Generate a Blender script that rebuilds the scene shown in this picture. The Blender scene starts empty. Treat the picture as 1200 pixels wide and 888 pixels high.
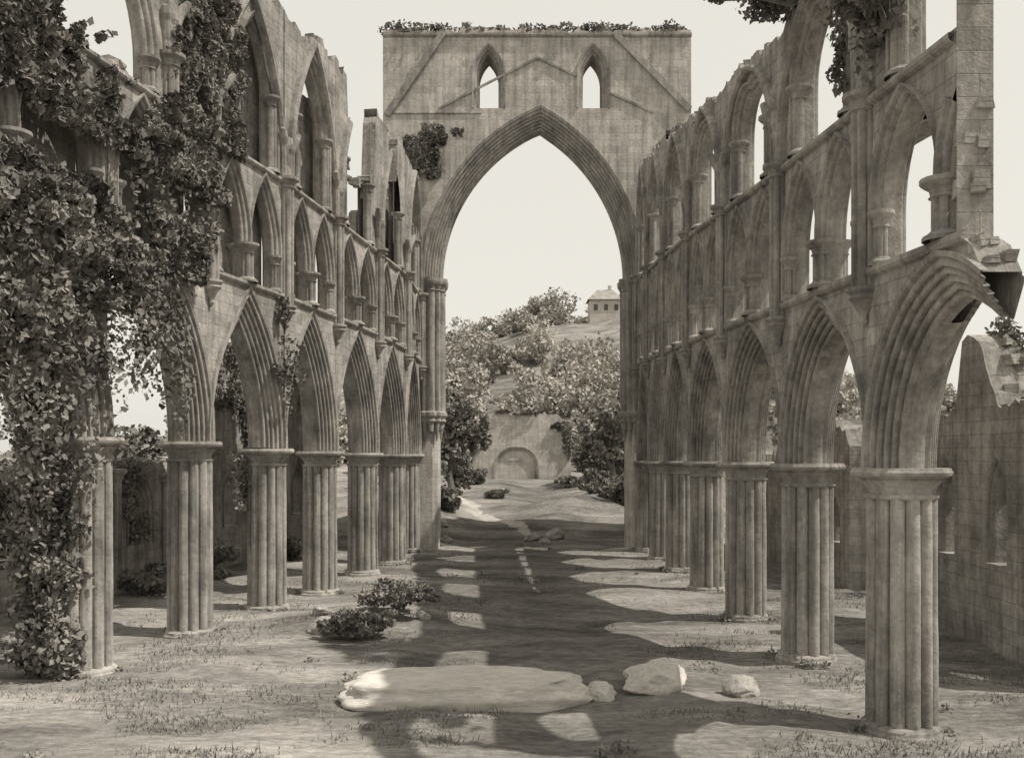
import bpy, math, random
import numpy as np
from mathutils import Vector, noise
random.seed(7); rng=np.random.default_rng(7)
scene=bpy.context.scene
V=Vector
# ---------------------------------------------------------------- helpers
class MB:
    def __init__(s): s.v=[];s.f=[];s.uv=[]
    def grid(s,rows,uv=None,close=False):
        b=len(s.v);n=len(rows);m=len(rows[0])
        for i,r in enumerate(rows):
            acc=0
            for j,p in enumerate(r):
                s.v.append(tuple(p))
                if uv: s.uv.append(uv[i][j])
                else:
                    if j: acc+=(V(p)-V(r[j-1])).length
                    s.uv.append((acc,i*0.09))
        for i in range(n-1):
            for j in range(m-1 if not close else m):
                k=(j+1)%m
                s.f.append((b+i*m+j,b+i*m+k,b+(i+1)*m+k,b+(i+1)*m+j))
    def quad(s,ps,uvs):
        b=len(s.v)
        for p,u in zip(ps,uvs): s.v.append(tuple(p)); s.uv.append(u)
        s.f.append(tuple(range(b,b+len(ps))))
    def box(s,c,d,rot=0,tilt=0,jit=0.0):
        b=len(s.v);cr,sr=math.cos(rot),math.sin(rot)
        ct,st=math.cos(tilt),math.sin(tilt)
        for x in(-1,1):
            for y in(-1,1):
                for z in(-1,1):
                    px,py,pz=[a*q*0.5*(1+random.uniform(-jit,jit)) for a,q in zip((x,y,z),d)]
                    px,pz=px*ct-pz*st,px*st+pz*ct
                    s.v.append((c[0]+px*cr-py*sr,c[1]+px*sr+py*cr,c[2]+pz)); s.uv.append((px+py,pz))
        for f in((0,1,3,2),(4,6,7,5),(0,4,5,1),(2,3,7,6),(0,2,6,4),(1,5,7,3)):
            s.f.append(tuple(b+i for i in f))
    def tube(s,pts,rad,n=8):
        rows=[]
        for i,p in enumerate(pts):
            p=V(p)
            d=(V(pts[min(i+1,len(pts)-1)])-V(pts[max(i-1,0)])).normalized()
            a=d.cross(V((0.3,1,0.1))).normalized();b=d.cross(a)
            rows.append([p+(a*math.cos(t)+b*math.sin(t))*rad[i] for t in[2*math.pi*k/n for k in range(n)]])
        s.grid(rows,close=True)
    def build(s,name,mat,parent=None,smooth=False):
        me=bpy.data.meshes.new(name);me.from_pydata(s.v,[],s.f)
        uvl=me.uv_layers.new(name="UVMap")
        li=np.empty(len(me.loops),dtype=np.int32);me.loops.foreach_get("vertex_index",li)
        uvl.data.foreach_set("uv",np.array(s.uv,dtype=np.float32)[li].ravel())
        if smooth: me.polygons.foreach_set("use_smooth",[True]*len(me.polygons))
        me.materials.append(mat)
        o=bpy.data.objects.new(name,me);scene.collection.objects.link(o)
        if parent:o.parent=parent
        return o
def empty(name):
    o=bpy.data.objects.new(name,None);scene.collection.objects.link(o);return o
def sm(a,b,x):
    t=min(1,max(0,(x-a)/(b-a)));return t*t*(3-2*t)
def nz(x,y=0,z=0): return noise.noise(V((x,y,z)))
# ---------------------------------------------------------------- materials
TINT=(1.0,0.94,0.855)
def newmat(name):
    m=bpy.data.materials.new(name);m.use_nodes=True
    nt=m.node_tree;nt.nodes.clear()
    out=nt.nodes.new("ShaderNodeOutputMaterial");p=nt.nodes.new("ShaderNodeBsdfDiffuse")
    nt.links.new(p.outputs[0],out.inputs[0]);p.inputs["Roughness"].default_value=0.6
    return m,nt,p
def nnoise(nt,vec,scale,detail=5,rough=0.6):
    n=nt.nodes.new("ShaderNodeTexNoise");n.inputs["Scale"].default_value=scale
    n.inputs["Detail"].default_value=detail;n.inputs["Roughness"].default_value=rough
    if vec is not None: nt.links.new(vec,n.inputs["Vector"])
    return n.outputs["Fac"]
def mapping(nt,vec,sc):
    m=nt.nodes.new("ShaderNodeMapping");m.inputs["Scale"].default_value=sc
    nt.links.new(vec,m.inputs["Vector"]);return m.outputs[0]
def rng_(nt,v,a,b,c,d):
    m=nt.nodes.new("ShaderNodeMapRange");nt.links.new(v,m.inputs[0])
    for i,x in enumerate((a,b,c,d)): m.inputs[i+1].default_value=x
    return m.outputs[0]
def math_(nt,op,a,b):
    m=nt.nodes.new("ShaderNodeMath");m.operation=op
    for i,x in enumerate((a,b)):
        if isinstance(x,(int,float)): m.inputs[i].default_value=x
        else: nt.links.new(x,m.inputs[i])
    return m.outputs[0]
def tocol(nt,v,tn=TINT):
    c=nt.nodes.new("ShaderNodeVectorMath");c.operation='SCALE'
    c.inputs[0].default_value=tn;nt.links.new(v,c.inputs["Scale"]);return c.outputs[0]
def bump(nt,p,h,strength,dist):
    b=nt.nodes.new("ShaderNodeBump");b.inputs["Strength"].default_value=strength
    b.inputs["Distance"].default_value=dist
    nt.links.new(h,b.inputs["Height"]);nt.links.new(b.outputs[0],p.inputs["Normal"])
def stone(name,base,brick=True,streak=0.35,joint=0.24,var=(0.55,1.35)):
    m,nt,p=newmat(name)
    tc=nt.nodes.new("ShaderNodeTexCoord");ob=tc.outputs["Object"];uv=tc.outputs["UV"]
    med=rng_(nt,nnoise(nt,ob,0.75,6,0.74),0.32,0.68,var[0],var[1])
    st=rng_(nt,nnoise(nt,mapping(nt,ob,(2.5,2.5,0.2)),1.6,3,0.65),0.42,0.68,1.0,1-streak)
    fine=nnoise(nt,ob,9,3,0.7)
    v=math_(nt,'MULTIPLY',math_(nt,'MULTIPLY',med,st),rng_(nt,fine,0.3,0.7,0.84,1.14))
    h=fine
    if brick:
        b=nt.nodes.new("ShaderNodeTexBrick");nt.links.new(uv,b.inputs["Vector"])
        b.inputs["Scale"].default_value=1.0;b.inputs["Brick Width"].default_value=0.62
        b.inputs["Row Height"].default_value=0.31;b.inputs["Mortar Size"].default_value=0.011
        b.inputs["Mortar Smooth"].default_value=0.6
        b.inputs["Color1"].default_value=(0.88,0.88,0.88,1);b.inputs["Color2"].default_value=(1.08,1.08,1.08,1)
        b.inputs["Mortar"].default_value=(1-joint,)*3+(1,)
        bw=nt.nodes.new("ShaderNodeRGBToBW");nt.links.new(b.outputs["Color"],bw.inputs[0])
        v=math_(nt,'MULTIPLY',v,bw.outputs[0])
        h=math_(nt,'ADD',h,math_(nt,'MULTIPLY',b.outputs["Fac"],-0.6))
    v=math_(nt,'MULTIPLY',v,base)
    nt.links.new(tocol(nt,v),p.inputs["Color"])
    bump(nt,p,h,0.7,0.03)
    return m
def leafmat(name,lo,hi,scale=1.2):
    m,nt,p=newmat(name)
    tc=nt.nodes.new("ShaderNodeTexCoord");ob=tc.outputs["Object"]
    a=nnoise(nt,ob,scale,3)
    v=rng_(nt,a,0.36,0.64,lo,hi)
    nt.links.new(tocol(nt,v,(1,0.94,0.845)),p.inputs["Color"])
    return m
def groundmat():
    m,nt,p=newmat("dry_turf_mat")
    tc=nt.nodes.new("ShaderNodeTexCoord");ob=tc.outputs["Object"]
    a=rng_(nt,nnoise(nt,mapping(nt,ob,(0.4,1.2,1)),0.4,6,0.7),0.36,0.64,0.5,1.35)
    f=nnoise(nt,mapping(nt,ob,(0.7,1.4,1)),5,5,0.75)
    b=rng_(nt,f,0.35,0.65,0.64,1.22)
    sx=nt.nodes.new("ShaderNodeSeparateXYZ");nt.links.new(ob,sx.inputs[0])
    dx=math_(nt,'ABSOLUTE',math_(nt,'ADD',math_(nt,'ADD',sx.outputs[0],-0.8),math_(nt,'MULTIPLY',math_(nt,'ADD',nnoise(nt,ob,0.3,3),-0.5),5.0)),0)
    c=rng_(nt,dx,0.5,4.5,0.74,1.0)
    v=math_(nt,'MULTIPLY',math_(nt,'MULTIPLY',math_(nt,'MULTIPLY',a,b),c),0.285)
    nt.links.new(tocol(nt,v),p.inputs["Color"])
    bump(nt,p,f,0.9,0.12)
    return m
M_wall=stone("ashlar_stone",0.40)
M_mould=stone("moulded_stone",0.38,False,0.35)
M_pier=stone("pier_stone",0.38,False,0.45)
M_tower=stone("tower_stone",0.58,joint=0.12,var=(0.74,1.2))
M_rub=stone("rubble_stone",0.42,False,0.2)
M_slab=stone("slab_stone",0.60,False,0.1,var=(0.8,1.1))
M_gable=stone("gable_stone",0.62,True,0.15,0.12,(0.75,1.15))
M_ivy=leafmat("ivy_leaf",0.11,0.32)
M_tree=leafmat("tree_leaf",0.13,0.34)
M_far=leafmat("distant_leaf_hazed",0.30,0.58,0.1)  # leaf tones raised: distance haze is put into the colour
M_bark=stone("bark",0.20,False,0.4)
M_ground=groundmat()
M_grass=leafmat("grass_blade",0.14,0.32,0.6)
M_roof=stone("roof_slate",0.40,False,0.1)
M_dark=stone("window_glass_dark",0.16,False,0.1)
# ---------------------------------------------------------------- foliage
def leaf_mesh(name,C,size,mat,parent=None):
    n=len(C)
    a=rng.normal(size=(n,3));a[:,2]-=0.5
    a/=np.linalg.norm(a,axis=1)[:,None]
    b=rng.normal(size=(n,3));b-=a*(a*b).sum(1)[:,None];b/=np.linalg.norm(b,axis=1)[:,None]
    s=(size*rng.uniform(0.5,1.3,size=n))[:,None]
    v=np.stack([C-a*s*0.6,C+b*s*0.42-a*s*0.05,C+a*s*0.7,C-b*s*0.42+a*s*0.05],1).reshape(-1,3)
    me=bpy.data.meshes.new(name);me.vertices.add(4*n);me.vertices.foreach_set("co",v.astype(np.float32).ravel())
    me.loops.add(4*n);me.loops.foreach_set("vertex_index",np.arange(4*n,dtype=np.int32))
    me.polygons.add(n);me.polygons.foreach_set("loop_start",np.arange(0,4*n,4,dtype=np.int32))
    me.polygons.foreach_set("loop_total",np.full(n,4,dtype=np.int32))
    me.update(calc_edges=True);me.materials.append(mat)
    o=bpy.data.objects.new(name,me);scene.collection.objects.link(o)
    if parent:o.parent=parent
    return o
def blob(c,r,n,lo=0.55):
    d=rng.normal(size=(n,3));d/=np.linalg.norm(d,axis=1)[:,None]
    k=rng.uniform(lo,1.06,size=(n,1))
    w=1+0.22*np.sin(d[:,0:1]*5+c[0]*3)*np.cos(d[:,1:2]*6+c[1]*2)+0.15*np.sin(d[:,2:3]*9+c[2]*4)
    return np.array(c)+d*k*w*np.array(r)
def clumps(c,r,nb,nl,sub=0.38):
    out=[]
    for i in range(nb):
        d=rng.normal(size=3);d/=np.linalg.norm(d);k=rng.uniform(0.25,0.95)
        cc=np.array(c)+d*k*np.array(r);sr=np.array(r)*sub*rng.uniform(0.6,1.2)
        out.append(blob(cc,sr,nl))
    return np.concatenate(out)
def tree(name,x,y,z0,h,rad,nl=140,nb=26,size=0.22,mat=None,seed=1):
    random.seed(seed)
    e=empty(name);mb=MB()
    pts=[(x+0.15*math.sin(i*1.3+seed),y+0.1*math.cos(i+seed),z0-0.2+i*(h*0.7)/6) for i in range(7)]
    mb.tube(pts,[0.05*rad+0.04*h*0.6*(1-i/7.5) for i in range(7)])
    crown=[]
    for k in range(11):
        an=k*2.4+seed;st=pts[1+k%5];L=rad*random.uniform(0.55,0.95)
        en=V((x+math.cos(an)*L,y+math.sin(an)*L,st[2]+h*random.uniform(0.1,0.3)))
        mid=(V(st)+en)/2+V((0,0,-0.05*h))
        mb.tube([st,mid,en],[0.02*h,0.012*h,0.005*h],6)
        crown.append(clumps(en,(rad*0.42,rad*0.42,h*0.16),max(3,nb//8),nl,0.55))
    crown.append(clumps((x,y,z0+h*0.62),(rad*0.8,rad*0.8,h*0.34),nb,nl,0.34))
    mb.build("trunk_and_limbs",M_bark,e,True)
    leaf_mesh("crown",np.concatenate(crown),size,mat or M_tree,e)
    return e
# ---------------------------------------------------------------- terrain
def gz(x,y):
    z=2.2*sm(46,86,y)
    z+=25.6*sm(90,172,y)*math.exp(-((x-16)/54.0)**2)*(1-0.6*sm(230,420,y))
    z+=0.17*nz(x*0.25,y*0.25)+0.08*nz(x*0.9,y*0.9,3)
    z+=sm(90,140,y)*2.2*nz(x*0.04,y*0.04,7)
    z+=0.30*math.exp(-((x+3.6)/2.2)**2-((y-25)/2.5)**2)
    z+=1.5*math.exp(-((x+6.5)/4.0)**2-((y-60)/8)**2)
    z+=0.9*math.exp(-((x-5.5)/3.5)**2-((y-62)/7)**2)
    z+=sm(48,60,y)*(1-sm(78,86,y))*0.8*nz(x*0.25,y*0.14,5)
    z+=1.6*sm(13,20,x)*sm(16,26,y)
    z+=0.5*sm(-12,-22,x)
    return z
def spaced(lo,hi,fl,fh,step,grow=1.12):
    a=list(np.arange(fl,fh+1e-6,step));d=step;x=fh
    while x<hi: d*=grow;x+=d;a.append(x)
    d=step;x=fl;b=[]
    while x>lo: d*=grow;x-=d;b.append(x)
    return b[::-1]+a
xs=spaced(-1500,1500,-16,20,0.35);ys=spaced(-60,2000,6,60,0.35,1.06)
mb=MB();mb.grid([[(x,y,gz(x,y)) for x in xs] for y in ys],[[(x,y) for x in xs] for y in ys])
mb.build("ground",M_ground,None,True)
M_path=stone("path_earth",0.36,False,0.05)
mb=MB();rows=[]
for i in range(70):
    t=i/69;y=50+20*t;xc=1.2-5.6*t**0.8+0.5*math.sin(t*7);w=1.1*math.sin(math.pi*min(1,t*1.0+0.02))**0.5+0.05
    rows.append([(xc+(w+0.9*w*nz(i*0.3,sg*3))*k,y,gz(xc+w*k,y)+0.05-0.16*abs(k)**2) for k,sg in[(a,1 if a>0 else -1) for a in np.linspace(-1,1,11)]])
mb.grid(rows);mb.build("footpath",M_path,None,True)
# ---------------------------------------------------------------- wall machinery
T=1.1
class Frame:
    def __init__(s,A,B,la,lb,side,u0=0):
        s.A=V(A);s.B=V(B);s.L=(s.B-s.A).length;d=(s.B-s.A)/s.L
        s.d=d;s.n=V((-d.y,d.x))*side;s.la=la;s.lb=lb;s.m=[(a+b)/2 for a,b in zip(la,lb)];s.u0=u0
    def P(s,q,z,w):
        t=q/s.L;m=s.m;lv=[a*(1-t)+b*t for a,b in zip(s.la,s.lb)]
        if z>=m[-1]: zz=lv[-1]+z-m[-1]
        elif z<=m[0]: zz=lv[0]+z-m[0]
        else:
            for i in range(len(m)-1):
                if z<=m[i+1]:
                    zz=lv[i]+(lv[i+1]-lv[i])*(z-m[i])/(m[i+1]-m[i]);break
        p=s.A+s.d*q+s.n*w
        return V((p.x,p.y,zz))
class Op:
    def __init__(s,sc,aL,zs,h,sill=None,aR=None,N=13):
        s.sc=sc;s.aL=aL;s.aR=aR or aL;s.zs=zs;s.h=h;s.sill=sill;s.N=N
    def outline(s,r=0):
        def limb(a,sg):
            R=(a*a+s.h**2)/(2*a);c=R-a;Rr=R-r
            t1=math.acos(max(-1,min(1,c/Rr)))
            return [(s.sc+sg*(-c+Rr*math.cos(t1*i/s.N)),s.zs+Rr*math.sin(t1*i/s.N)) for i in range(s.N+1)]
        l=limb(s.aL,-1);rr=limb(s.aR,1)
        ap=((l[-1][0]+rr[-1][0])/2,(l[-1][1]+rr[-1][1])/2)
        pts=l[:-1]+[ap]+rr[:-1][::-1]
        if s.sill is not None: pts=[(pts[0][0],s.sill)]+pts+[(pts[-1][0],s.sill)]
        return pts
    def hi(s,q):
        o=s.outline(0)
        if s.sill is not None:o=o[1:-1]
        for a,b in zip(o[:-1],o[1:]):
            if a[0]-1e-7<=q<=b[0]+1e-7:
                t=(q-a[0])/max(1e-9,b[0]-a[0]);return a[1]+(b[1]-a[1])*t
        return s.zs
def prof(T,ri,n,amp,dep,hood=0.1,k=6,soff=True):
    f=[]
    if hood: f+=[(-hood,T/2-0.01),(-hood*1.0,T/2+0.09),(-0.02,T/2+0.07),(0.0,T/2)]
    for i in range(n*k+1):
        t=i/(n*k);b=amp*abs(math.sin(n*math.pi*t))
        f.append((ri*t+b*0.7,T/2-dep*t+b*0.7))
    back=[(r,-w) for r,w in f[::-1] if r>=0 and w<=T/2]
    w0=f[-1][1]
    mid=[(ri+0.5*w0*math.sin(a)*0.6,w0*math.cos(a)) for a in np.linspace(0.5,math.pi-0.5,5)] if soff else []
    return f+mid+back
def shift(pf,d): return [(r,w+d) for r,w in pf]
def sweep(mb,fr,op,pf,clip=None):
    o0=op.outline(0);keep=[i for i,(q,z) in enumerate(o0) if clip is None or clip[0]<=q<=clip[1]]
    if len(keep)<2:return
    rows=[]
    for r,w in pf:
        o=op.outline(r);rows.append([fr.P(o[i][0],o[i][1],w) for i in keep])
    mb.grid(rows)
def wall(mb,fr,ops,top,bot=0.0,T=T,smin=0,smax=None,ends=(False,False),wf=None,wb=None):
    smax=fr.L if smax is None else smax
    wf=T/2 if wf is None else wf;wb=-T/2 if wb is None else wb
    S={round(smin,5),round(smax,5)}
    for x in np.arange(smin,smax,0.27): S.add(round(float(x),5))
    for op in ops:
        for q,z in op.outline(0):
            if smin<=q<=smax:S.add(round(q,5))
    S=sorted(S);S=[a for i,a in enumerate(S) if i==0 or a-S[i-1]>2e-4]
    fT=top if callable(top) else (lambda q:top)
    fB=bot if callable(bot) else (lambda q:bot)
    for a,b in zip(S[:-1],S[1:]):
        m=(a+b)/2;zb=(fB(a),fB(b));segs=[];opened=False
        for op in sorted(ops,key=lambda o:(o.sill if o.sill is not None else -99)):
            if op.sc-op.aL<m<op.sc+op.aR:
                opened=opened or op.sill is None
                if op.sill is not None and op.sill>zb[0]+1e-4: segs.append((zb,(op.sill,op.sill)))
                if op.sill is not None and op.sill<fT(m):
                    s_=op.sill;mb.quad([fr.P(a,s_,wf),fr.P(b,s_,wf),fr.P(b,s_,wb),fr.P(a,s_,wb)],[(a,0),(b,0),(b,1),(a,1)])
                zb=(max(zb[0],op.hi(a)),max(zb[1],op.hi(b)))
        segs.append((zb,(fT(a),fT(b))))
        for (z0,z1),(z2,z3) in segs:
            if z2<=z0 and z3<=z1: continue
            z2=max(z2,z0);z3=max(z3,z1)
            for w in(wf,wb):
                mb.quad([fr.P(a,z0,w),fr.P(b,z1,w),fr.P(b,z3,w),fr.P(a,z2,w)],
                        [(fr.u0+a,z0),(fr.u0+b,z1),(fr.u0+b,z3),(fr.u0+a,z2)])
        za,zc=fT(a),fT(b)
        if za>=zb[0] or zc>=zb[1]:
            mb.quad([fr.P(a,za,wf),fr.P(b,zc,wf),fr.P(b,zc,wb),fr.P(a,za,wb)],[(a,0),(b,0),(b,1),(a,1)])
        if not opened and fB(a)>0.5:
            mb.quad([fr.P(a,fB(a),wf),fr.P(b,fB(b),wf),fr.P(b,fB(b),wb),fr.P(a,fB(a),wb)],[(a,0),(b,0),(b,1),(a,1)])
    for flag,q in zip(ends,(smin,smax)):
        if flag is not False:
            z=flag;zt=fT(q)
            nseg=max(1,int((zt-z)/0.31));
            for j in range(nseg):
                za=z+(zt-z)*j/nseg;zc=z+(zt-z)*(j+1)/nseg
                mb.quad([fr.P(q,za,wf),fr.P(q,za,wb),fr.P(q,zc,wb),fr.P(q,zc,wf)],[(0,za),(wf-wb,za),(wf-wb,zc),(0,zc)])
def string(mb,fr,z,smin=0,smax=None,p=0.11,h=0.16,w0=T/2):
    smax=fr.L if smax is None else smax
    ss=np.linspace(smin,smax,6)
    pf=[(-h/2,0.0),(-h*0.3,p*0.7),(0.0,p),(h/2,p*0.95),(h/2+0.02,0.0)]
    mb.grid([[fr.P(float(q),z+dz,w0+dw) for q in ss] for dz,dw in pf])
def lathe(mb,x,y,pf,n=28,lob=None,wob=0.0):
    rows=[]
    for r,z in pf:
        rows.append([(x+r*(lob(t) if lob else 1)*math.cos(t)*(1+wob*nz(z*1.5,t*2,x)),y+r*(lob(t) if lob else 1)*math.sin(t)*(1+wob*nz(z*1.5,t*2,y)),z) for t in[2*math.pi*k/n for k in range(n)]])
    mb.grid(rows,close=True)
    return rows
lob12=lambda t:0.80+0.20*abs(math.cos(6*t))**0.55
lob4=lambda t:0.72+0.28*abs(math.cos(2*t))**0.5
def pier(mp,mc,x,y,z0,zc,R=0.57):
    lathe(mp,x,y,[(R,z0-0.1)]+[(R*(1-0.03*i/8),z0+(zc-0.45-z0)*i/8) for i in range(9)],120,lob12,0.03)
    R=0.55
    cp=[(R*0.9,zc-0.52),(R*1.02,zc-0.5),(R*1.05,zc-0.47),(R*1.02,zc-0.44),(R*0.94,zc-0.42),(R*0.97,zc-0.33),(R*1.1,zc-0.24),
        (R*1.2,zc-0.2),(R*1.16,zc-0.175),(R*1.3,zc-0.15),(R*1.42,zc-0.12),(R*1.45,zc-0.07),(R*1.40,zc-0.03),(R*1.38,zc+0.0),(0.02,zc+0.003)]
    lathe(mc,x,y,cp,36,None,0.03)
    b=[(R*1.22,z0-0.2),(R*1.2,z0+0.08),(R*1.14,z0+0.12),(R*1.13,z0+0.17),(R*1.05,z0+0.21),(R*0.9,z0+0.23)]
    lathe(mc,x,y,b,20,None,0.15)
def colonnette(mp,mc,p,z0,z1,R=0.13,lob=lob4):
    lathe(mp,p[0],p[1],[(R,z0),(R,z1-0.2)],24,lob)
    lathe(mc,p[0],p[1],[(R*0.9,z1-0.28),(R*1.15,z1-0.26),(R*1.0,z1-0.22),(R*1.1,z1-0.15),(R*1.5,z1-0.1),(R*1.75,z1-0.06),(R*1.75,z1),(0.01,z1+0.002)],16)
    lathe(mc,p[0],p[1],[(R*1.6,z0),(R*1.6,z0+0.06),(R*1.3,z0+0.09),(R*1.0,z0+0.14)],12)
def vaultshaft(mp,mc,fr,q,zlo,zhi,w=T/2+0.08,R=0.2,spring=True):
    p=fr.P(q,zlo,w);zl=p.z;zh=fr.P(q,zhi,w).z
    lathe(mp,p.x,p.y,[(R,zl),(R,zh-0.25)],36,lambda t:0.74+0.26*abs(math.cos(3*t))**0.5)
    lathe(mc,p.x,p.y,[(0.02,zl-0.62),(0.07,zl-0.55),(0.06,zl-0.45),(R*0.8,zl-0.25),(R*1.25,zl-0.16),(R*1.05,zl-0.1),(R*1.4,zl-0.04),(R*1.35,zl+0.02),(R*0.8,zl+0.04)],18)
    lathe(mc,p.x,p.y,[(R*0.9,zh-0.32),(R*1.2,zh-0.29),(R*1.0,zh-0.25),(R*1.2,zh-0.14),(R*1.7,zh-0.08),(R*1.7,zh),(0.01,zh+0.002)],18)
    if spring:
        for a,Lr in((-0.95,random.uniform(1.0,1.7)),(0.0,random.uniform(0.7,1.1)),(0.95,random.uniform(1.0,1.7))):
            pts=[];rad=[]
            for i in range(8):
                t=i/7;out=0.05+0.38*(t*Lr/1.4)**2;al=math.sin(a)*out*1.5;ou=math.cos(a)*out*0.8
                b=fr.A+fr.d*(q+al)+fr.n*(w+ou-0.07)
                pts.append((b.x,b.y,zh+Lr*t));rad.append(0.14-0.03*t+0.012*math.sin(i*2.3))
            rad[-1]*=0.7;mp.tube(pts+[(pts[-1][0],pts[-1][1],pts[-1][2]+0.03)],rad+[0.01],10)
        lathe(mp,*(lambda b:(b.x,b.y))(fr.A+fr.d*q+fr.n*(w-0.2)),[(0.22,zh),(0.28,zh+0.5),(0.38,zh+0.9),(0.36,zh+1.15),(0.05,zh+1.25)],24,lambda t:0.85+0.15*abs(math.cos(4*t)),0.1)
P_arc=prof(T,0.52,5,0.08,0.40,k=5)
P_half=[(r,w) for r,w in P_arc if w>=0.06]+[(0.56,0.055),(0.0,0.052)]
UT=0.5
US=T/2-UT/2
P_tri=shift(prof(UT,0.16,2,0.035,0.18,hood=0.07,k=5,soff=False),US)
P_cle=shift(prof(UT,0.19,2,0.04,0.2,hood=0.07,k=5,soff=False),US)
P_rib=[(0.0,T/2-0.02),(0.0,T/2+0.14),(0.05,T/2+0.2),(0.12,T/2+0.2),(0.17,T/2+0.13),(0.17,T/2-0.02)]
# ---------------------------------------------------------------- nave walls
def nave(name,pts,side,spec):
    e=empty(name);W=MB();A=MB();S=MB();PP=MB();C=MB();BK=MB();B=MB()
    frames=[];u=0
    for i in range(len(pts)-1):
        a,b=pts[i],pts[i+1]
        fr=Frame(a[:2],b[:2],[0]+list(a[2:]),[0]+list(b[2:]),side,u);u+=fr.L;frames.append(fr)
        _,cap,st,cl,tp=fr.m;L=fr.L
        sp=spec.get(i,{})
        smin=sp.get('smin',0.0);sup=sp.get('sup',0.0)
        arc=Op(L/2,L/2-0.01,cap,st-0.14-cap)
        clip=sp.get('clip')
        if clip is not None:
            class Br(Op):
                def hi(s,q,c=clip,st=st):
                    v=Op.hi(s,q)
                    if q<c: v=max(v,st-0.35+0.5*nz(q*3,5))
                    return v
            arc=Br(L/2,L/2-0.01,cap,st-0.14-cap)
            sweep(A,fr,arc,P_arc,(clip,99))
            wall(W,fr,[arc],st,0,T,0,None)
        elif smin:
            # ruined end: only the nave-side skin of wall and arch survives up to the break
            fullq=L*0.68
            oq=[q for q,z in arc.outline(0)];fq=min(oq,key=lambda v:abs(v-fullq))
            sweep(A,fr,arc,P_half,(smin-0.12,fq+1e-4));sweep(A,fr,arc,P_arc,(fq-1e-4,99))
            lowtop=lambda q:arc.hi(q)+0.04+(st-arc.hi(q)-0.04)*sm(smin,smin+0.45,q)
            wall(W,fr,[arc],lowtop,0,T,smin,fq,wf=T/2,wb=0.05)
            wall(W,fr,[arc],st,0,T,fq,None,(arc.hi(fq),False))
        else:
            sweep(A,fr,arc,P_arc,None);wall(W,fr,[arc],st,0,T,0,None)
        ops=[]
        g=0.26;wd=(L-2*g)/2
        nt_=2 if L>3.3 else 1
        zsp=st+0.12+0.30*(cl-st)
        if nt_==1: wd=L-2*g
        for k in range(nt_):
            sc=g+wd*(k+0.5);o=Op(sc,wd/2-0.02,zsp,cl-0.16-zsp,st+0.06,N=8);ops.append(o)
            sweep(A,fr,o,P_tri,(sup,99) if sup else None)
        if sp.get('blind'):
            BK.grid([[fr.P(q,z,-0.12) for q in(0.1,L/2,L-0.1)] for z in(st+0.05,(st+cl)/2,cl-0.02)],[[(q,z) for q in(0.1,L/2,L-0.1)] for z in(st,(st+cl)/2,cl)])
        if sp.get('outer'):
            zt=sp['outer']
            wall(BK,fr,[],lambda q,cl=cl,tp=tp,zt=zt,i=i:cl+(tp-cl)*zt+0.5*nz(q*1.1,i*4)+0.15*round(nz(q*2.7,i)*3),cl-0.3,T,0,L,(cl-0.3,cl-0.3),-0.25,-T/2)
        if sp.get('sun_block_ledge'):  # overhang added on the outer face to block sun through the triforium
            d=1.25;ss=np.linspace(0,L,8);wb=T/2-UT
            pf=[(cl-0.30,wb+0.002),(cl-0.30,wb-0.25),(cl-0.12,wb-d*0.75),(cl-0.10,wb-d),(cl+0.03,wb-d),(cl+0.03,wb+0.002)]
            BK.grid([[fr.P(float(q),z,w+ (0.12*nz(q*1.4+i,3) if w<wb-0.8 else 0)) for q in ss] for z,w in pf])
            for q in (0.1*L,0.35*L,0.5*L,0.65*L,0.9*L):
                p=fr.P(q,cl-0.42,wb-0.22);BK.box(p,(0.5,0.22,0.3))
        for k in range(nt_+1):
            q=g+wd*k
            if sup and q<sup+0.2: continue
            off=0.0 if 0<k<nt_ else (0.12 if k==0 else -0.12)
            z0=fr.P(q+off,st+0.08,0).z;z1=fr.P(q+off,zsp,0).z
            colonnette(PP,C,fr.P(q+off,st,T/2-0.06),z0,z1,0.19 if 0<k<nt_ else 0.12,lambda t:0.72+0.28*abs(math.cos(3*t))**0.5)
            if 0<k<nt_: colonnette(PP,C,fr.P(q+off,st,T/2-UT+0.08),z0,z1,0.13)
        rg=sp.get('rag',0.35);stp=sp.get('stp',0.12)
        topfn=(lambda q,tp=tp,cl=cl,i=i,L=L,rg=rg,stp=stp:tp-0.15+rg*nz(q*0.7,i*7.3)+stp*round(2.4*nz(q*1.9,i*3.1,4)))
        nt=sp.get('notch')
        if nt:
            base=topfn
            topfn=lambda q,base=base,nt=nt,L=L:base(q)-nt[2]*sm(nt[0]*L-0.25,nt[0]*L,q)*(1-sm(nt[1]*L-0.35,nt[1]*L,q))*(1+0.35*nz(q*2.2,8))
        if sp.get('noclere'):
            topfn=lambda q,cl=cl,i=i:cl+0.15+0.3*nz(q*1.3,i*5)
        else:
            H=tp-cl;aw=min(1.6,L*0.33)*sp.get('cw',1.0);zc=cl+0.12+0.42*H
            h=tp-0.75-zc
            o=Op(L/2+sp.get('coff',0),aw,zc,h,cl+0.14,N=9);ops.append(o);sweep(A,fr,o,P_cle,sp.get('cclip'))
            for sg in(-1,1):
                q=L/2+sp.get('coff',0)+sg*(aw-0.1)
                if sup and q<sup: continue
                colonnette(PP,C,fr.P(q,cl,T/2-0.08),fr.P(q,cl+0.1,0).z,fr.P(q,zc,0).z,0.16)
            rib=Op(L/2,L/2-0.12,cl+0.35,tp-0.25-cl-0.35,cl+0.1,N=12)
            keep=sp.get('rclip',(0,L))
            sweep(A,fr,rib,P_rib,(max(keep[0],sup),keep[1]))
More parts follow.
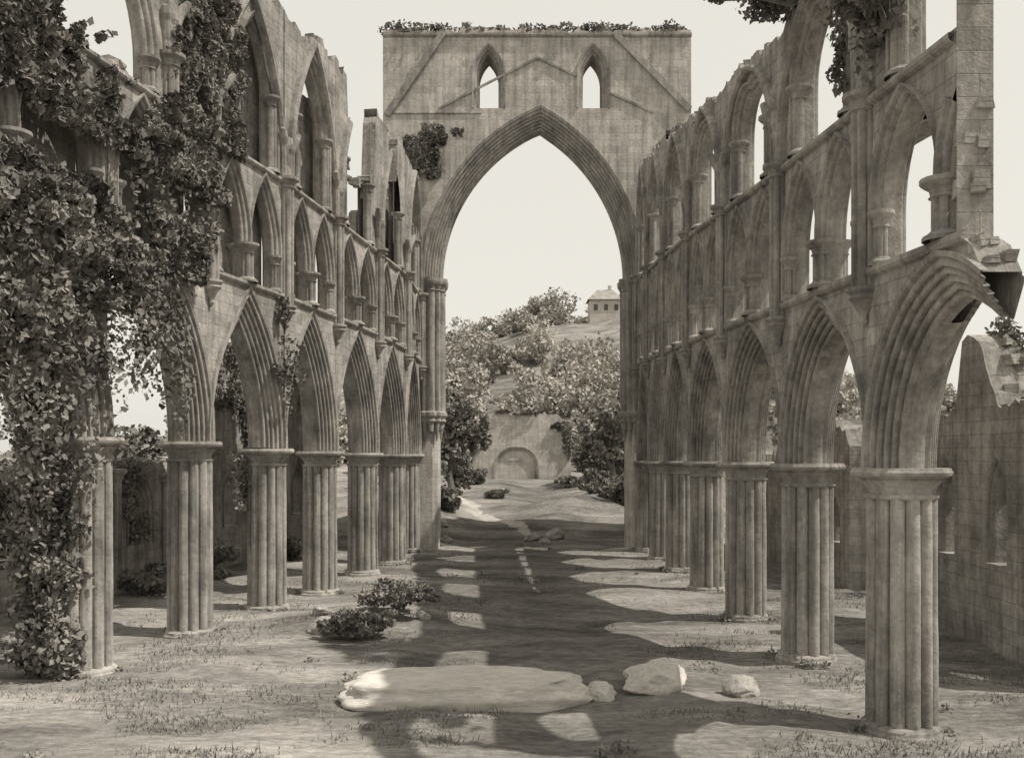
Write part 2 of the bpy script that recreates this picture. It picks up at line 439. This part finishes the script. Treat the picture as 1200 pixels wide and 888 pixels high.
        wall(W,fr,ops,topfn,st+0.004,T,sup,None,(st if sup else False,False),T/2-0.004,T/2-UT)
        string(S,fr,st,smin+0.35 if smin else 0);string(S,fr,cl,sup,h=0.14)
        for k in range(int(L*2.2)):
            q=random.uniform(sup,L);p=fr.P(q,topfn(q)-0.04,T/2-UT/2+random.uniform(-0.12,0.12))
            B.box(p,(random.uniform(.2,.4),random.uniform(.2,.5),random.uniform(.1,.25)),random.uniform(-.3,.3),0,0.35)
        if sup:
            for k in range(26):
                B.box(fr.P(sup+random.uniform(0.0,0.12),random.uniform(st,tp),T/2-UT/2+random.uniform(-0.13,0.13)),(random.uniform(.12,.22),random.uniform(.12,.3),random.uniform(.12,.28)),random.uniform(-.15,.15),0,0.2)
            for k in range(6):
                q=smin+random.uniform(0.1,0.5)
                B.box(fr.P(q,lowtop(q)-0.05,random.uniform(0.15,0.42)),(random.uniform(.12,.22),random.uniform(.15,.3),random.uniform(.1,.16)),random.uniform(-.3,.3),0.1,0.3)
    for i,p in enumerate(pts):
        if i==0 and not spec.get('pier0'): continue
        z0=gz(p[0],p[1])
        pier(PP,C,p[0],p[1],z0-0.05,p[2])
        fr=frames[min(i,len(frames)-1)];q=0 if i<len(frames) else fr.L
        if i in spec.get('noshaft',()): continue
        vaultshaft(PP,C,fr,q,fr.m[2]-0.25,fr.m[3]+0.15,spring=i<len(pts)-1)
    W.build("wall_masonry",M_wall,e);A.build("arch_mouldings",M_mould,e);S.build("string_courses",M_mould,e)
    PP.build("clustered_shafts",M_pier,e);C.build("capitals_and_bases",M_mould,e);B.build("broken_blocks",M_wall,e)
    if BK.f: BK.build("gallery_back_and_sun_ledge",M_wall,e)  # left: gallery backing; right: only the overhang added to block sun
    return frames
Rp=[(6.5,10.4,4.2,7.25,9.9,14.3),(6.47,15.6,4.27,7.48,10.3,14.3),(6.45,20.5,4.3,7.7,10.67,13.9),(6.45,25.9,4.29,7.97,11.2,14.8),
    (6.45,31.1,4.27,8.2,11.7,15.8),(6.45,36.0,4.25,8.4,12.1,16.7),(6.45,40.3,4.2,8.6,12.4,17.5),(6.42,43.6,4.2,8.7,12.6,18.0)]
ld=dict(sun_block_ledge=True)
FR=nave("right_nave_arcade_wall",Rp,1,{0:dict(smin=1.45,sup=2.15,rclip=(3,99)),1:ld,2:ld,3:dict(rag=0.5,sun_block_ledge=True),4:ld,5:ld,6:ld})
Lp=[(-9.9,14.2,4.9,9.15,12.4,17.4),(-8.85,19.4,4.85,9.1,12.45,17.4),(-8.16,23.8,4.82,9.1,12.5,17.3),(-7.1,27.2,4.66,9.0,12.3,17.4),
    (-6.3,30.8,4.6,8.95,12.1,17.5),(-5.55,34.9,4.55,8.9,11.95,17.0),(-4.95,38.7,4.5,8.8,11.85,17.2),(-4.85,43.6,4.5,8.8,11.8,17.2)]
FL=nave("left_nave_arcade_wall",Lp,-1,{0:dict(noclere=True,blind=True),1:dict(noclere=True,blind=True,clip=1.9),2:dict(blind=True,rag=0.9,stp=0.22,outer=0.95,cw=0.85,coff=0.35),3:dict(blind=True,rag=0.7,stp=0.22,outer=0.72),
   4:dict(blind=True,notch=(0.3,0.98,3.0),cclip=(0,1.3),rclip=(0,1.2),stp=0.22),5:dict(blind=True,notch=(0.42,0.75,1.7),cclip=(0,2.0),rclip=(0,1.6),stp=0.22,outer=0.3),6:dict(blind=True,outer=0.5),'noshaft':(0,1)})
e=empty("clerestory_fragment_wall")
fr=Frame((-9.9,14.2),(-8.16,23.8),[0,4.9,9.15,12.4,17.4],[0,4.8,9.1,12.5,17.4],-1,3)
W=MB();A=MB();C=MB();PP=MB()
o=Op(4.1,3.1,13.3,3.0,12.55)
wall(W,fr,[o],lambda q:17.2+0.5*nz(q*0.8,9),12.5,T,0,fr.L,wf=T/2-0.004,wb=T/2-UT)
sweep(A,fr,o,P_cle)
for q in(1.1,7.1): colonnette(PP,C,fr.P(q,12,T/2-0.1),12.6,13.4,0.16)
vaultshaft(PP,C,fr,7.75,12.55,13.7)
W.build("wall_masonry",M_wall,e);A.build("window_arch",M_mould,e);C.build("capitals",M_mould,e);PP.build("shafts",M_pier,e)
# ---------------------------------------------------------------- crossing tower
e=empty("crossing_tower_gable_wall")
lv=[0,8,12.66,20,24.4]
fr=Frame((-6.05,44.9),(8.4,44.9),lv,lv,-1,0)
TT=1.8;X0=6.05
W=MB();A=MB();C=MB();PP=MB();B=MB();S=MB()
g=Op(1.35+X0,5.45,12.66,8.0,0.0,aR=4.75,N=26)
lan=[Op(x+X0,0.68,22.2,1.4,20.7,N=8) for x in(-1.1,3.8)]
topf=lambda q:24.35+0.2*nz(q*1.2,3)+0.14*round(nz(q*3,8)*2)
wall(W,fr,[g]+lan,topf,0,TT,ends=(0,0))
Pg=prof(TT,0.72,6,0.085,0.62,hood=0.14,k=5)
g2=Op(1.35+X0,5.45,12.66,8.0,None,aR=4.75,N=26)
sweep(A,fr,g2,Pg)
Pl=prof(TT,0.22,2,0.05,0.3,hood=0.1,k=5,soff=False)
for o in lan: sweep(A,fr,o,Pl)
for sg,xo in((1,1.35-5.45),(-1,1.35+4.75)):
    xi=xo+sg*0.62
    for (x0,y0),(x1,y1) in (((xo,44.0-0.002),(xi-sg*.25,44.0-0.002)),((xi-sg*.25,44.0-0.002),(xi,44.3)),((xi,44.3),(xi,45.8)),((xi,45.8),(xo,45.8))):
        W.quad([(x0,y0,0),(x1,y1,0),(x1,y1,12.6),(x0,y0,12.6)],[(x0+y0,0),(x1+y1,0),(x1+y1,12.6),(x0+y0,12.6)])
    for k,(dx,dy,R) in enumerate(((0.02,-0.12,0.15),(0.3,-0.14,0.2),(0.58,0.0,0.16),(0.72,0.28,0.2),(0.72,0.75,0.16),(0.72,1.2,0.18))):
        x=xo+sg*dx;y=44.0+dy
        lathe(PP,x,y,[(R,6.5),(R,12.35)],20)
        lathe(C,x,y,[(R,12.1),(R*1.25,12.15),(R,12.2),(R*1.2,12.35),(R*1.6,12.45),(R*1.75,12.55),(R*1.75,12.72),(0.02,12.725+0.002*k)],20)
        lathe(C,x,y,[(0.03,5.1+0.5*(k%2)),(R*0.6,5.5+0.1*k*0.5),(R*0.8,5.95),(R*1.25,6.05),(R*1.05,6.15),(R*1.5,6.3),(R*1.5,6.45),(R,6.52)],20)
def crease(x0,z0,x1,z1,w,p,yf=44.0):
    d=V((x1-x0,0,z1-z0));n=V((-d.z,0,d.x)).normalized()*w/2;a=V((x0,yf,z0));b=V((x1,yf,z1));o=V((0,-p,0))
    S.grid([[a-n,b-n],[a-n+o,b-n+o],[a+n+o,b+n+o],[a+n,b+n]])
crease(-3.2,24.2,-5.85,20.35,0.3,0.2);crease(4.85,24.1,8.3,20.6,0.3,0.2)
crease(-3.4,20.7,1.2,23.05,0.1,0.08);crease(1.2,23.05,3.0,22.2,0.1,0.081);crease(4.6,21.4,6.6,20.5,0.1,0.081)
string(S,fr,24.1,h=0.18,p=0.14,w0=TT/2)
string(S,fr,20.45,0.1,4.6,h=0.07,p=0.05,w0=TT/2)
for xx,d in((-6.05,1),(8.4,-1)):
    f2=Frame((xx+d*0.56,45.8),(xx+d*0.56,53.5),lv,lv,1,0)
    wall(W,f2,[],lambda q:23.6-q*0.9+0.5*nz(q,3),0,1.1,ends=(False,0))
for k in range(70):
    q=random.uniform(0,14.4);B.box(fr.P(q,topf(q)+0.03,random.uniform(-.7,.7)),(random.uniform(.2,.6),random.uniform(.3,.6),random.uniform(.12,.35)),random.uniform(-.3,.3),0,0.25)
W.build("tower_masonry",M_tower,e);A.build("great_arch_mouldings",M_mould,e);C.build("capitals_and_corbels",M_mould,e)
PP.build("jamb_shafts",M_pier,e);B.build("coping_blocks",M_rub,e);S.build("roof_creases",M_mould,e)
# ---------------------------------------------------------------- aisle walls
def aisle(name,A_,B_,side,h0,h1,nb,seed,wz=(1.6,2.2,1.4),ww=0.6,tf=None,capz=4.6):
    e=empty(name);fr=Frame(A_,B_,[0,h0],[0,h1],side,0);W=MB();A=MB();PP=MB();C=MB();B=MB()
    ops=[Op((i+0.5)*fr.L/nb,ww,wz[0]+wz[1]*0.6,wz[2],wz[0],N=7) for i in range(nb)]
    hm=(h0+h1)/2
    tf=tf or (lambda q:max(1.2,hm*(1+0.55*nz(q*0.28,seed)+0.16*nz(q*1.5,seed+2)+0.05*round(nz(q*3,seed+5)*3))))
    ok=[o for o in ops if min(tf(o.sc-ww),tf(o.sc),tf(o.sc+ww))>o.zs+o.h+0.3]
    wall(W,fr,ok,tf,-0.5,0.9,ends=(-0.5,-0.5))
    pf=prof(0.9,0.2,2,0.04,0.25,hood=0.07,k=4,soff=False)
    for o in ok: sweep(A,fr,o,pf)
    for i in range(nb+1):
        q=i*fr.L/nb;zt=min(tf(q)-0.3,capz);p=fr.P(q,0,0.5);R=0.3
        lathe(PP,p.x,p.y,[(R,-0.3),(R,zt)],40,lambda t:0.75+0.25*abs(math.cos(4*t))**0.5)
        lathe(C,p.x,p.y,[(R,zt-0.1),(R*1.2,zt-0.05),(R*1.1,zt+0.02),(R*1.5,zt+0.15),(R*1.5,zt+0.25),(0.02,zt+0.28)],20)
    for k in range(int(fr.L*4)):
        q=random.uniform(0,fr.L);B.box(fr.P(q,tf(q)-0.05,random.uniform(-.3,.3)),(random.uniform(.2,.45),random.uniform(.2,.45),random.uniform(.12,.28)),random.uniform(-.4,.4),0,0.3)
    W.build("wall_masonry",M_wall,e)
    if A.f:A.build("window_mouldings",M_mould,e)
    PP.build("respond_shafts",M_pier,e);C.build("capitals",M_mould,e);B.build("broken_blocks",M_wall,e)
    return fr,tf
FLA=aisle("left_aisle_ruined_wall",(-14.8,24.5),(-10.2,46),-1,4.9,6.8,7,2.2,wz=(1.5,2.0,1.2),ww=0.7,
      tf=lambda q:4.3+4.2*sm(10.6,11.6,q)-2.2*sm(14.8,15.3,q)+2.6*sm(17.4,18.2,q)+0.7*nz(q*0.9,2)+0.22*round(nz(q*2.6,6)*3))
FRA=aisle("right_aisle_ruined_wall",(11.4,25.0),(11.4,17.6),1,6.0,6.0,3,9.1,wz=(2.0,2.2,1.2),ww=0.55,
      tf=lambda q:5.5+0.25*nz(q*2,3)+1.9*sm(1.7,2.3,q)*(1-sm(2.7,3.6,q)*0.6)-0.7*sm(3.3,4.0,q)+0.25*nz(q*4,1),capz=5.2)
FRB=aisle("right_aisle_ruined_wall",(11.6,46),(11.6,31),1,5.4,5.0,5,4.1,wz=(1.5,1.4,0.9))
# ---------------------------------------------------------------- distant ruin gable
e=empty("ruined_gable_with_blocked_arch")
gx,gy=0.9,88.0;zb=2.0
fr=Frame((gx-4.6,gy),(gx+4.6,gy),[0,8],[0,8],-1,0);W=MB();A=MB();K=MB()
o=Op(4.1,1.95,zb+1.3,1.75,zb-1,N=10)
tf=lambda q:zb+6.4-0.05*abs(q-4.0)**2*(1 if q<4 else 0.5)+0.9*nz(q*1.1,4)+0.25*round(nz(q*2.6,9)*3)
wall(W,fr,[o],tf,-0.5,1.0,ends=(0,0))
sweep(A,fr,o,prof(1.0,0.25,2,0.05,0.2,hood=0.14,k=4,soff=False))
K.grid([[(gx-2.7,gy-0.33,z),(gx+1.8,gy-0.33,z)] for z in(zb-1,zb+3.2)],[[(0,z),(4,z)] for z in(0,4.2)])
K.box((gx-0.5,gy-0.36,zb+2.2),(1.5,0.08,0.55))
W.build("gable_masonry",M_gable,e);A.build("blocked_arch",M_rub,e);K.build("arch_blocking",M_gable,e)
e=empty("hilltop_house")
hx,hy=17.4,176.0;hz=gz(hx,hy)+0.4
W=MB();R_=MB();D_=MB()
W.box((hx,hy,hz+1.4),(6.0,4.5,4.8))
a=[(hx-3.4,hy-2.7,hz+3.8),(hx+3.4,hy-2.7,hz+3.8),(hx+3.4,hy+2.7,hz+3.8),(hx-3.4,hy+2.7,hz+3.8)];r1=(hx-1.4,hy,hz+6.0);r2=(hx+1.4,hy,hz+6.0)
for q in((a[0],a[1],r2,r1),(a[2],a[3],r1,r2),(a[1],a[2],r2),(a[3],a[0],r1)): R_.quad(q,[(0,0),(1,0),(1,1),(0,1)][:len(q)])
for wx in(-1.9,0,1.9): D_.box((hx+wx,hy-2.26,hz+2.4),(0.7,0.1,1.1))
W.box((hx+0.9,hy,hz+6.1),(0.6,0.6,1.3))
W.build("walls",M_slab,e);R_.build("hipped_roof",M_roof,e);D_.build("windows",M_dark,e)
# ---------------------------------------------------------------- rocks
def rock(name,x,y,sx,sy,sz,seed,flat=False,rot=0,mat=None):
    import bmesh
    bm=bmesh.new();bmesh.ops.create_icosphere(bm,subdivisions=5,radius=1)
    z0=gz(x,y)
    for v in bm.verts:
        c=v.co.copy();th=math.atan2(c.y,c.x)
        if flat:
            k=(abs(math.cos(th))**2.6+abs(math.sin(th))**2.6)**(-1/2.6)
            c.x*=k;c.y*=k*(1-0.12*math.cos(th));c.z=math.copysign(min(abs(c.z)*1.9,0.8+0.2*abs(c.z)),c.z)
            c.z*=(1+0.12*c.x)
        n=noise.fractal(c*1.4+V((seed*5,0,0)),1.0,2.0,4);c*=1+(0.10 if flat else 0.28)*n
        f=noise.fractal(c*7+V((seed,0,0)),1.0,2.0,4);c*=1+0.03*f
        if not flat:
            for d,l in(((0.3,-0.5,0.8),0.72),((-0.7,-0.4,0.6),0.75),((0.7,-0.5,0.3),0.8)):
                d=V(d).normalized();q=c.dot(d)
                if q>l:c-=d*(q-l)*0.85
        v.co=c
    me=bpy.data.meshes.new(name);bm.to_mesh(me);bm.free()
    me.polygons.foreach_set("use_smooth",[True]*len(me.polygons));me.materials.append(mat or M_rub)
    o=bpy.data.objects.new(name,me);scene.collection.objects.link(o)
    o.scale=(sx,sy,sz);o.location=(x,y,z0+sz*0.45);o.rotation_euler=(0,0,rot);return o
rock("fallen_stone_slab",-0.9,17.35,2.25,0.95,0.34,3,True,0.0,M_slab)
rock("fallen_stone_block",1.62,17.4,0.28,0.25,0.22,1,mat=M_slab)
rock("fallen_stone_block",2.75,17.9,0.60,0.42,0.36,2,rot=0.3,mat=M_slab)
rock("fallen_stone_block",4.28,17.6,0.34,0.3,0.24,5,mat=M_rub)
for i,(x,y,s) in enumerate(((-4.6,23.2,0.4),(-3.9,26.1,0.32),(-2.3,24.4,0.22),(-5.0,24.8,0.28),(1.0,47.8,0.45),(2.2,48.5,0.6),(1.6,46.6,0.3),(-4.0,52,0.5),(-3.3,47.5,0.35))):
    rock("rubble_stone",x,y,s,s*0.8,s*0.65,i+10,rot=i)
# ---------------------------------------------------------------- ivy
def cover(fr,s0,s1,z0,z1,n,thr=0.0,depth=0.35,seed=0,w0=T/2,fs=0.7,drop=None):
    out=[];k=0
    while k<n:
        s_=random.uniform(s0,s1);z=random.uniform(z0,z1)
        ed=min(1,(s_-s0)/0.5,(s1-s_)/0.5)
        v=noise.fractal(V((s_*fs,z*fs,seed)),1.0,2.0,3)+0.35*(ed-1)
        if drop: v-=drop(s_,z)
        k+=1
        if v<thr: continue
        bulge=0.12+depth*(0.5+noise.noise(V((s_*2.2,z*2.2,seed+3))))
        out.append(tuple(fr.P(s_,z,w0+random.uniform(0.3,1)*max(0.05,bulge))))
    return out
def strands(fr,s0,s1,ztop,n,lmin,lmax,w0=T/2+0.15):
    out=[]
    for k in range(n):
        s_=random.uniform(s0,s1);z=ztop+random.uniform(-0.6,0.4);L=random.uniform(lmin,lmax);w=w0+random.uniform(-0.1,0.3)
        m=int(L*26);ph=random.uniform(0,6)
        for j in range(m):
            t=j/m;sp=0.17*(1-0.6*t)
            out.append(tuple(fr.P(s_+0.18*math.sin(t*4+ph)+random.gauss(0,sp),z-L*t,w+random.gauss(0,sp*0.8))))
    return out
random.seed(21)
pts=[]
f0,f1,f2=FL[0],FL[1],FL[2]
pts+=cover(f0,0,f0.L,10.7,13.0,22000,-0.3,0.5,1,drop=lambda s,z:max(0,(z-12.4))*0.9)
pts+=cover(f1,0,f1.L,10.7,12.7,18000,-0.2,0.5,2,drop=lambda s,z:max(0,(z-12.3))*0.9)
pts+=cover(f0,0,f0.L,6.2,9.9,26000,-0.3,0.6,3,drop=lambda s,z:max(0,(7.6-z))*0.35)
pts+=cover(f1,0,f1.L*0.8,8.6,9.9,9000,-0.25,0.5,4)
pts+=cover(f1,0,2.0,6.6,9.0,9000,-0.1,0.5,5,drop=lambda s,z:max(0,(8.0-z))*0.3)
pts+=strands(f0,0.3,f0.L,7.6,40,1.0,3.8)
pts+=strands(f1,0,2.2,8.6,30,0.8,3.0)
pts+=strands(f1,2.4,3.6,8.3,8,1.2,3.4,0.4)
pts+=strands(f1,0.5,f1.L,11.0,16,0.5,1.6)
pts+=cover(f2,f2.L-0.8,f2.L,6.6,9.0,2500,-0.1,0.3,7)
pts+=cover(FL[3],0,1.0,6.8,8.9,2600,-0.1,0.3,8)
pts+=strands(f2,f2.L-0.6,f2.L+0.5,8.0,6,0.8,2.0)
leaf_mesh("ivy_on_left_wall",np.array(pts),0.125,M_ivy)
fr=Frame((-9.9,14.2),(-8.16,23.8),[0,17.4],[0,17.4],-1,3)
pts=cover(fr,7.3,9.7,12.4,17.3,13000,-0.12,0.25,9)
pts+=cover(FL[2],0,1.35,12.2,17.4,9000,-0.15,0.25,12)
leaf_mesh("ivy_on_clerestory",np.array(pts),0.115,M_ivy)
bl_=[]
for k in range(64):
    z=0.1+9.0*(k/63);w=0.55+0.35*sm(4.5,8.5,z)+0.15*nz(z*1.7,3)
    for j in range(4):
        an=random.uniform(0,6.28);rr=w*random.uniform(0.3,1.25)
        bl_.append(blob((-9.35+rr*1.05*math.cos(an)-0.35*sm(4,8,z),18.95+rr*0.8*math.sin(an),z),(0.36,0.36,0.34),120,0.2))
leaf_mesh("ivy_clad_pier",np.concatenate(bl_),0.125,M_ivy)
bl_=[blob((-7.75,27.0,4.3-0.3*k),(0.4-0.05*k,0.4,0.3),160) for k in range(5)]
leaf_mesh("ivy_on_capital",np.concatenate(bl_),0.12,M_ivy)
leaf_mesh("ivy_on_tower",np.concatenate([clumps((-4.3,43.7,18.6),(1.4,0.35,1.4),20,130,0.35),clumps((-3.2,43.75,19.4),(0.8,0.25,0.5),6,90,0.4)]),0.2,M_ivy)
random.seed(44)
pts=[]
for F_,tf_,dn in((FLA[0],FLA[1],16),(FRA[0],FRA[1],6),(FRB[0],FRB[1],8)):
    for k in range(int(F_.L*dn)):
        q=random.uniform(0,F_.L);zt=tf_(q)
        if nz(q*0.5,F_.A.x)<-0.15: continue
        pts.append(blob(tuple(F_.P(q,zt-random.uniform(-0.1,0.9 if dn<10 else 2.6),0.4)),(0.38,0.3,0.34),60))
leaf_mesh("ivy_on_aisle_walls",np.concatenate(pts),0.15,M_ivy)
def shrub(name,c,r,nb,nl,size,mat=M_ivy,seed=0):
    e=empty(name);mb=MB();random.seed(seed)
    L=[]
    for k in range(7):
        en=V(c)+V((random.uniform(-.8,.8)*r[0],random.uniform(-.8,.8)*r[1],random.uniform(-.5,.6)*r[2]))
        st=V(c)+V((0,0,-r[2]*0.9));mb.tube([st,(st+en)/2+V((0,0,0.1)),en],[0.05,0.035,0.012],6)
        L.append(clumps(en,(r[0]*.35,r[1]*.4,r[2]*.4),max(1,nb//10),nl,0.5))
    L.append(clumps(c,r,nb,nl,0.28))
    mb.build("stems",M_bark,e,True);leaf_mesh("leaves",np.concatenate(L),size,mat,e)
shrub("wall_top_shrub",(5.7,18.9,14.1),(1.6,1.3,0.65),26,90,0.12,seed=3)
shrub("wall_top_shrub",(6.2,16.4,12.9),(0.7,1.7,0.55),20,90,0.12,seed=4)
shrub("wall_top_shrub",(5.75,14.4,11.75),(0.75,0.9,0.8),24,90,0.11,seed=9)
pts=cover(FR[0],2.9,5.2,10.9,13.5,5200,0.05,0.3,31,drop=lambda s,z:max(0,(12.0-z))*0.35)
pts+=cover(FR[1],0,2.0,11.0,13.5,3000,0.05,0.3,31,drop=lambda s,z:max(0,(12.2-z))*0.3)
pts+=strands(FR[0],2.6,5.0,12.4,12,0.8,2.0)
leaf_mesh("ivy_on_right_wall",np.array(pts),0.11,M_ivy)
L=[blob((x,44.2+random.uniform(-.4,.4),24.5),(random.uniform(.2,.5),.3,random.uniform(.12,.28)),70) for x in np.arange(-5.9,8.2,0.3) if random.random()<0.75]
leaf_mesh("tower_top_weeds",np.concatenate(L),0.13,M_ivy)
shrub("bramble_bush",(-3.0,24.6,0.85),(1.2,1.0,0.42),26,110,0.1,M_tree,6)
shrub("bramble_bush",(-3.6,22.5,0.45),(1.05,0.6,0.38),20,100,0.1,M_ivy,7)
# ---------------------------------------------------------------- trees
tree("broadleaf_tree",-4.3,67,gz(-4.3,67),7.6,2.1,140,28,0.3,seed=2)
tree("broadleaf_tree",-7.2,74,gz(-7.2,74),8.6,2.6,130,26,0.35,seed=5)
tree("broadleaf_tree",8.4,78,gz(8.4,78),7.2,2.5,130,26,0.35,seed=8)
tree("broadleaf_tree",11.6,82,gz(11.6,82),7.8,3.0,130,26,0.35,seed=9)
tree("broadleaf_tree",15.6,41,gz(15,41),4.6,2.4,130,26,0.25,seed=12)
tree("broadleaf_tree",18.0,37,gz(18,37),4.3,2.4,130,26,0.25,seed=13)
tree("broadleaf_tree",-18,34,gz(-18,34),4.6,2.4,130,26,0.25,seed=15)
tree("broadleaf_tree",-16.5,44,gz(-16.5,44),6.2,2.8,130,26,0.25,seed=16)
tree("broadleaf_tree",-13.2,49,gz(-13.2,49),7.5,2.6,130,26,0.27,seed=19)
tree("broadleaf_tree",-24,52,gz(-24,52),6.0,3.2,130,26,0.3,seed=18)
for i,(x,y,dz,r) in enumerate(((14.6,33,1.2,(2.2,1.5,1.1)),(13.2,29.5,1.2,(1.4,1.4,1.4)),(5.9,66,0.8,(1.8,1.3,0.8)),(-2.9,78,0.6,(1.1,0.9,0.7)),(-17,30,1.0,(2.5,2.0,1.3)),
      (-5.0,86,1.6,(1.5,1.2,1.9)),(6.9,86,1.6,(1.6,1.2,1.9)),(-4.2,56,0.6,(1.3,1.0,0.7)),(-15.8,26,0.8,(1.4,1.2,1.0)),(7.5,62,0.9,(2.0,1.5,1.1)),(-13.2,22,0.5,(1.2,0.9,0.6)),(4.6,76,0.4,(1.2,.9,0.4)),(-1.2,68,0.3,(0.8,0.6,0.35)),
      (-11.6,30,0.5,(1.1,0.9,0.6)),(-11.2,34.5,0.6,(1.2,1.1,0.7)),(-9.6,40,0.5,(1.0,1.0,0.6)),(-13.4,27.5,0.6,(1.0,0.9,0.8)))):
    shrub("hedge_shrub",(x,y,gz(x,y)+dz),r,18,100,0.17 if y<40 else 0.26,M_ivy if i%2 else M_tree,14+i)
leaf_mesh("ivy_on_gable",np.concatenate([clumps((gx-4.3,87.3,5.4),(0.6,0.4,2.0),9,70,0.4),clumps((gx-1.0,87.4,8.4),(2.4,0.4,0.4),9,60,0.3),clumps((gx+3.4,87.4,7.4),(1.0,0.4,0.7),6,60,0.35),clumps((gx+4.3,87.3,5.4),(0.6,0.4,1.8),7,70,0.4)]),0.26,M_tree)
L=[]
random.seed(5)
for k in range(430):
    y=93+104*random.random();x=12+(random.random()*2-1)*(38 if random.random()<0.75 else 70)
    r=random.uniform(1.6,3.6)*(0.85 if y<120 else 1.15)
    if abs(x-hx*y/hy)<5.5+r*0.6 and 138<y<hy+3: continue
    if nz(x*0.07,y*0.05,11)<-0.2: continue
    L.append(clumps((x,y,gz(x,y)+r*0.7),(r,r,r*0.95),9,60,0.42))
for k in range(60):
    x=-58+k*2.5;y=180+random.uniform(-6,8);r=random.uniform(1.8,4.8)
    if abs(x-hx)<8: r=1.5;y=188
    L.append(clumps((x,y,gz(x,y)+r*0.75),(r,r,r),10,80,0.4))
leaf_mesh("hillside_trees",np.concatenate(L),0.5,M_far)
# ---------------------------------------------------------------- grass
C=[]
for k in range(90000):
    y=12+ (random.random()**1.4)*36;x=random.uniform(-0.62*y,0.62*y)
    bare=0.35*math.exp(-((x-0.8)/2.5)**2)
    if noise.fractal(V((x*0.35,y*0.6,2)),1,2,4)+random.uniform(-.15,.15)<0.12+bare: continue
    C.append((x,y,gz(x,y)))
C=np.array(C);n=len(C)
h=rng.uniform(0.03,0.11,n)*(1+0.9*(rng.random(n)<0.06));an=rng.uniform(0,6.28,n);w=0.014
le=rng.normal(scale=0.05,size=(n,2))
v=np.zeros((n,3,3));v[:,0]=C+np.stack([np.cos(an)*w,np.sin(an)*w,0*an-0.01],1);v[:,1]=C-np.stack([np.cos(an)*w,np.sin(an)*w,0*an+0.01],1)
v[:,2]=C+np.stack([le[:,0],le[:,1],h],1)
me=bpy.data.meshes.new("grass");me.vertices.add(3*n);me.vertices.foreach_set("co",v.astype(np.float32).ravel())
me.loops.add(3*n);me.loops.foreach_set("vertex_index",np.arange(3*n,dtype=np.int32));me.polygons.add(n)
me.polygons.foreach_set("loop_start",np.arange(0,3*n,3,dtype=np.int32));me.polygons.foreach_set("loop_total",np.full(n,3,dtype=np.int32))
me.update(calc_edges=True);me.materials.append(M_grass)
scene.collection.objects.link(bpy.data.objects.new("grass",me))
random.seed(77)
L=[]
for k in range(170):
    y=13+random.random()*40;x=random.uniform(-0.6*y,0.6*y)
    if nz(x*0.2,y*0.25,9)<0.08: continue
    if abs(x+0.9)<2.6 and abs(y-17.3)<1.2: continue
    r=random.uniform(0.08,0.26);L.append(blob((x,y,gz(x,y)+r*0.25),(r*1.5,r*1.3,r*0.55),int(260*r)))
for (x,y) in [(p[0],p[1]) for p in Rp[1:]+Lp[1:]]:
    for k in range(6):
        an=random.uniform(0,6.28);r=random.uniform(0.08,0.18)
        L.append(blob((x+0.72*math.cos(an),y+0.72*math.sin(an),gz(x,y)+0.04),(r*1.5,r*1.3,r*0.8),30))
leaf_mesh("ground_weeds",np.concatenate(L),0.07,M_ivy)
# ---------------------------------------------------------------- light
EL,AZ=58,16
w=bpy.data.worlds.new("World");scene.world=w;w.use_nodes=True;nt=w.node_tree;nt.nodes.clear()
out=nt.nodes.new("ShaderNodeOutputWorld");bg=nt.nodes.new("ShaderNodeBackground");nt.links.new(bg.outputs[0],out.inputs[0])
sky=nt.nodes.new("ShaderNodeTexSky");sky.sky_type='NISHITA';sky.sun_disc=False
sky.sun_elevation=math.radians(EL);sky.sun_rotation=math.radians(90+AZ);sky.dust_density=3
bw=nt.nodes.new("ShaderNodeRGBToBW");nt.links.new(sky.outputs[0],bw.inputs[0])
s1=math_(nt,'MULTIPLY',bw.outputs[0],0.3);s2=math_(nt,'ADD',s1,6.7)
nt.links.new(tocol(nt,s2,(1.0,0.965,0.88)),bg.inputs[0]);bg.inputs[1].default_value=0.11
sl=bpy.data.lights.new("sun","SUN");sl.energy=5.0;sl.angle=math.radians(0.6);sl.color=(1,0.955,0.885)
so=bpy.data.objects.new("sun",sl);scene.collection.objects.link(so)
ts=V((math.cos(math.radians(EL))*math.cos(math.radians(AZ)),-math.cos(math.radians(EL))*math.sin(math.radians(AZ)),math.sin(math.radians(EL))))
so.rotation_euler=ts.to_track_quat('Z','Y').to_euler();so.location=(30,0,40)
scene.view_settings.view_transform='Standard';scene.view_settings.look='None';scene.view_settings.exposure=0
# ---------------------------------------------------------------- camera
cd=bpy.data.cameras.new("camera");cd.lens=33.0;cd.sensor_width=36;cd.shift_y=88/1200;cd.clip_end=4000;cd.clip_start=0.1
co=bpy.data.objects.new("camera",cd);scene.collection.objects.link(co);co.location=(0,0,4.5);co.rotation_euler=(math.radians(90),0,0)
scene.camera=co
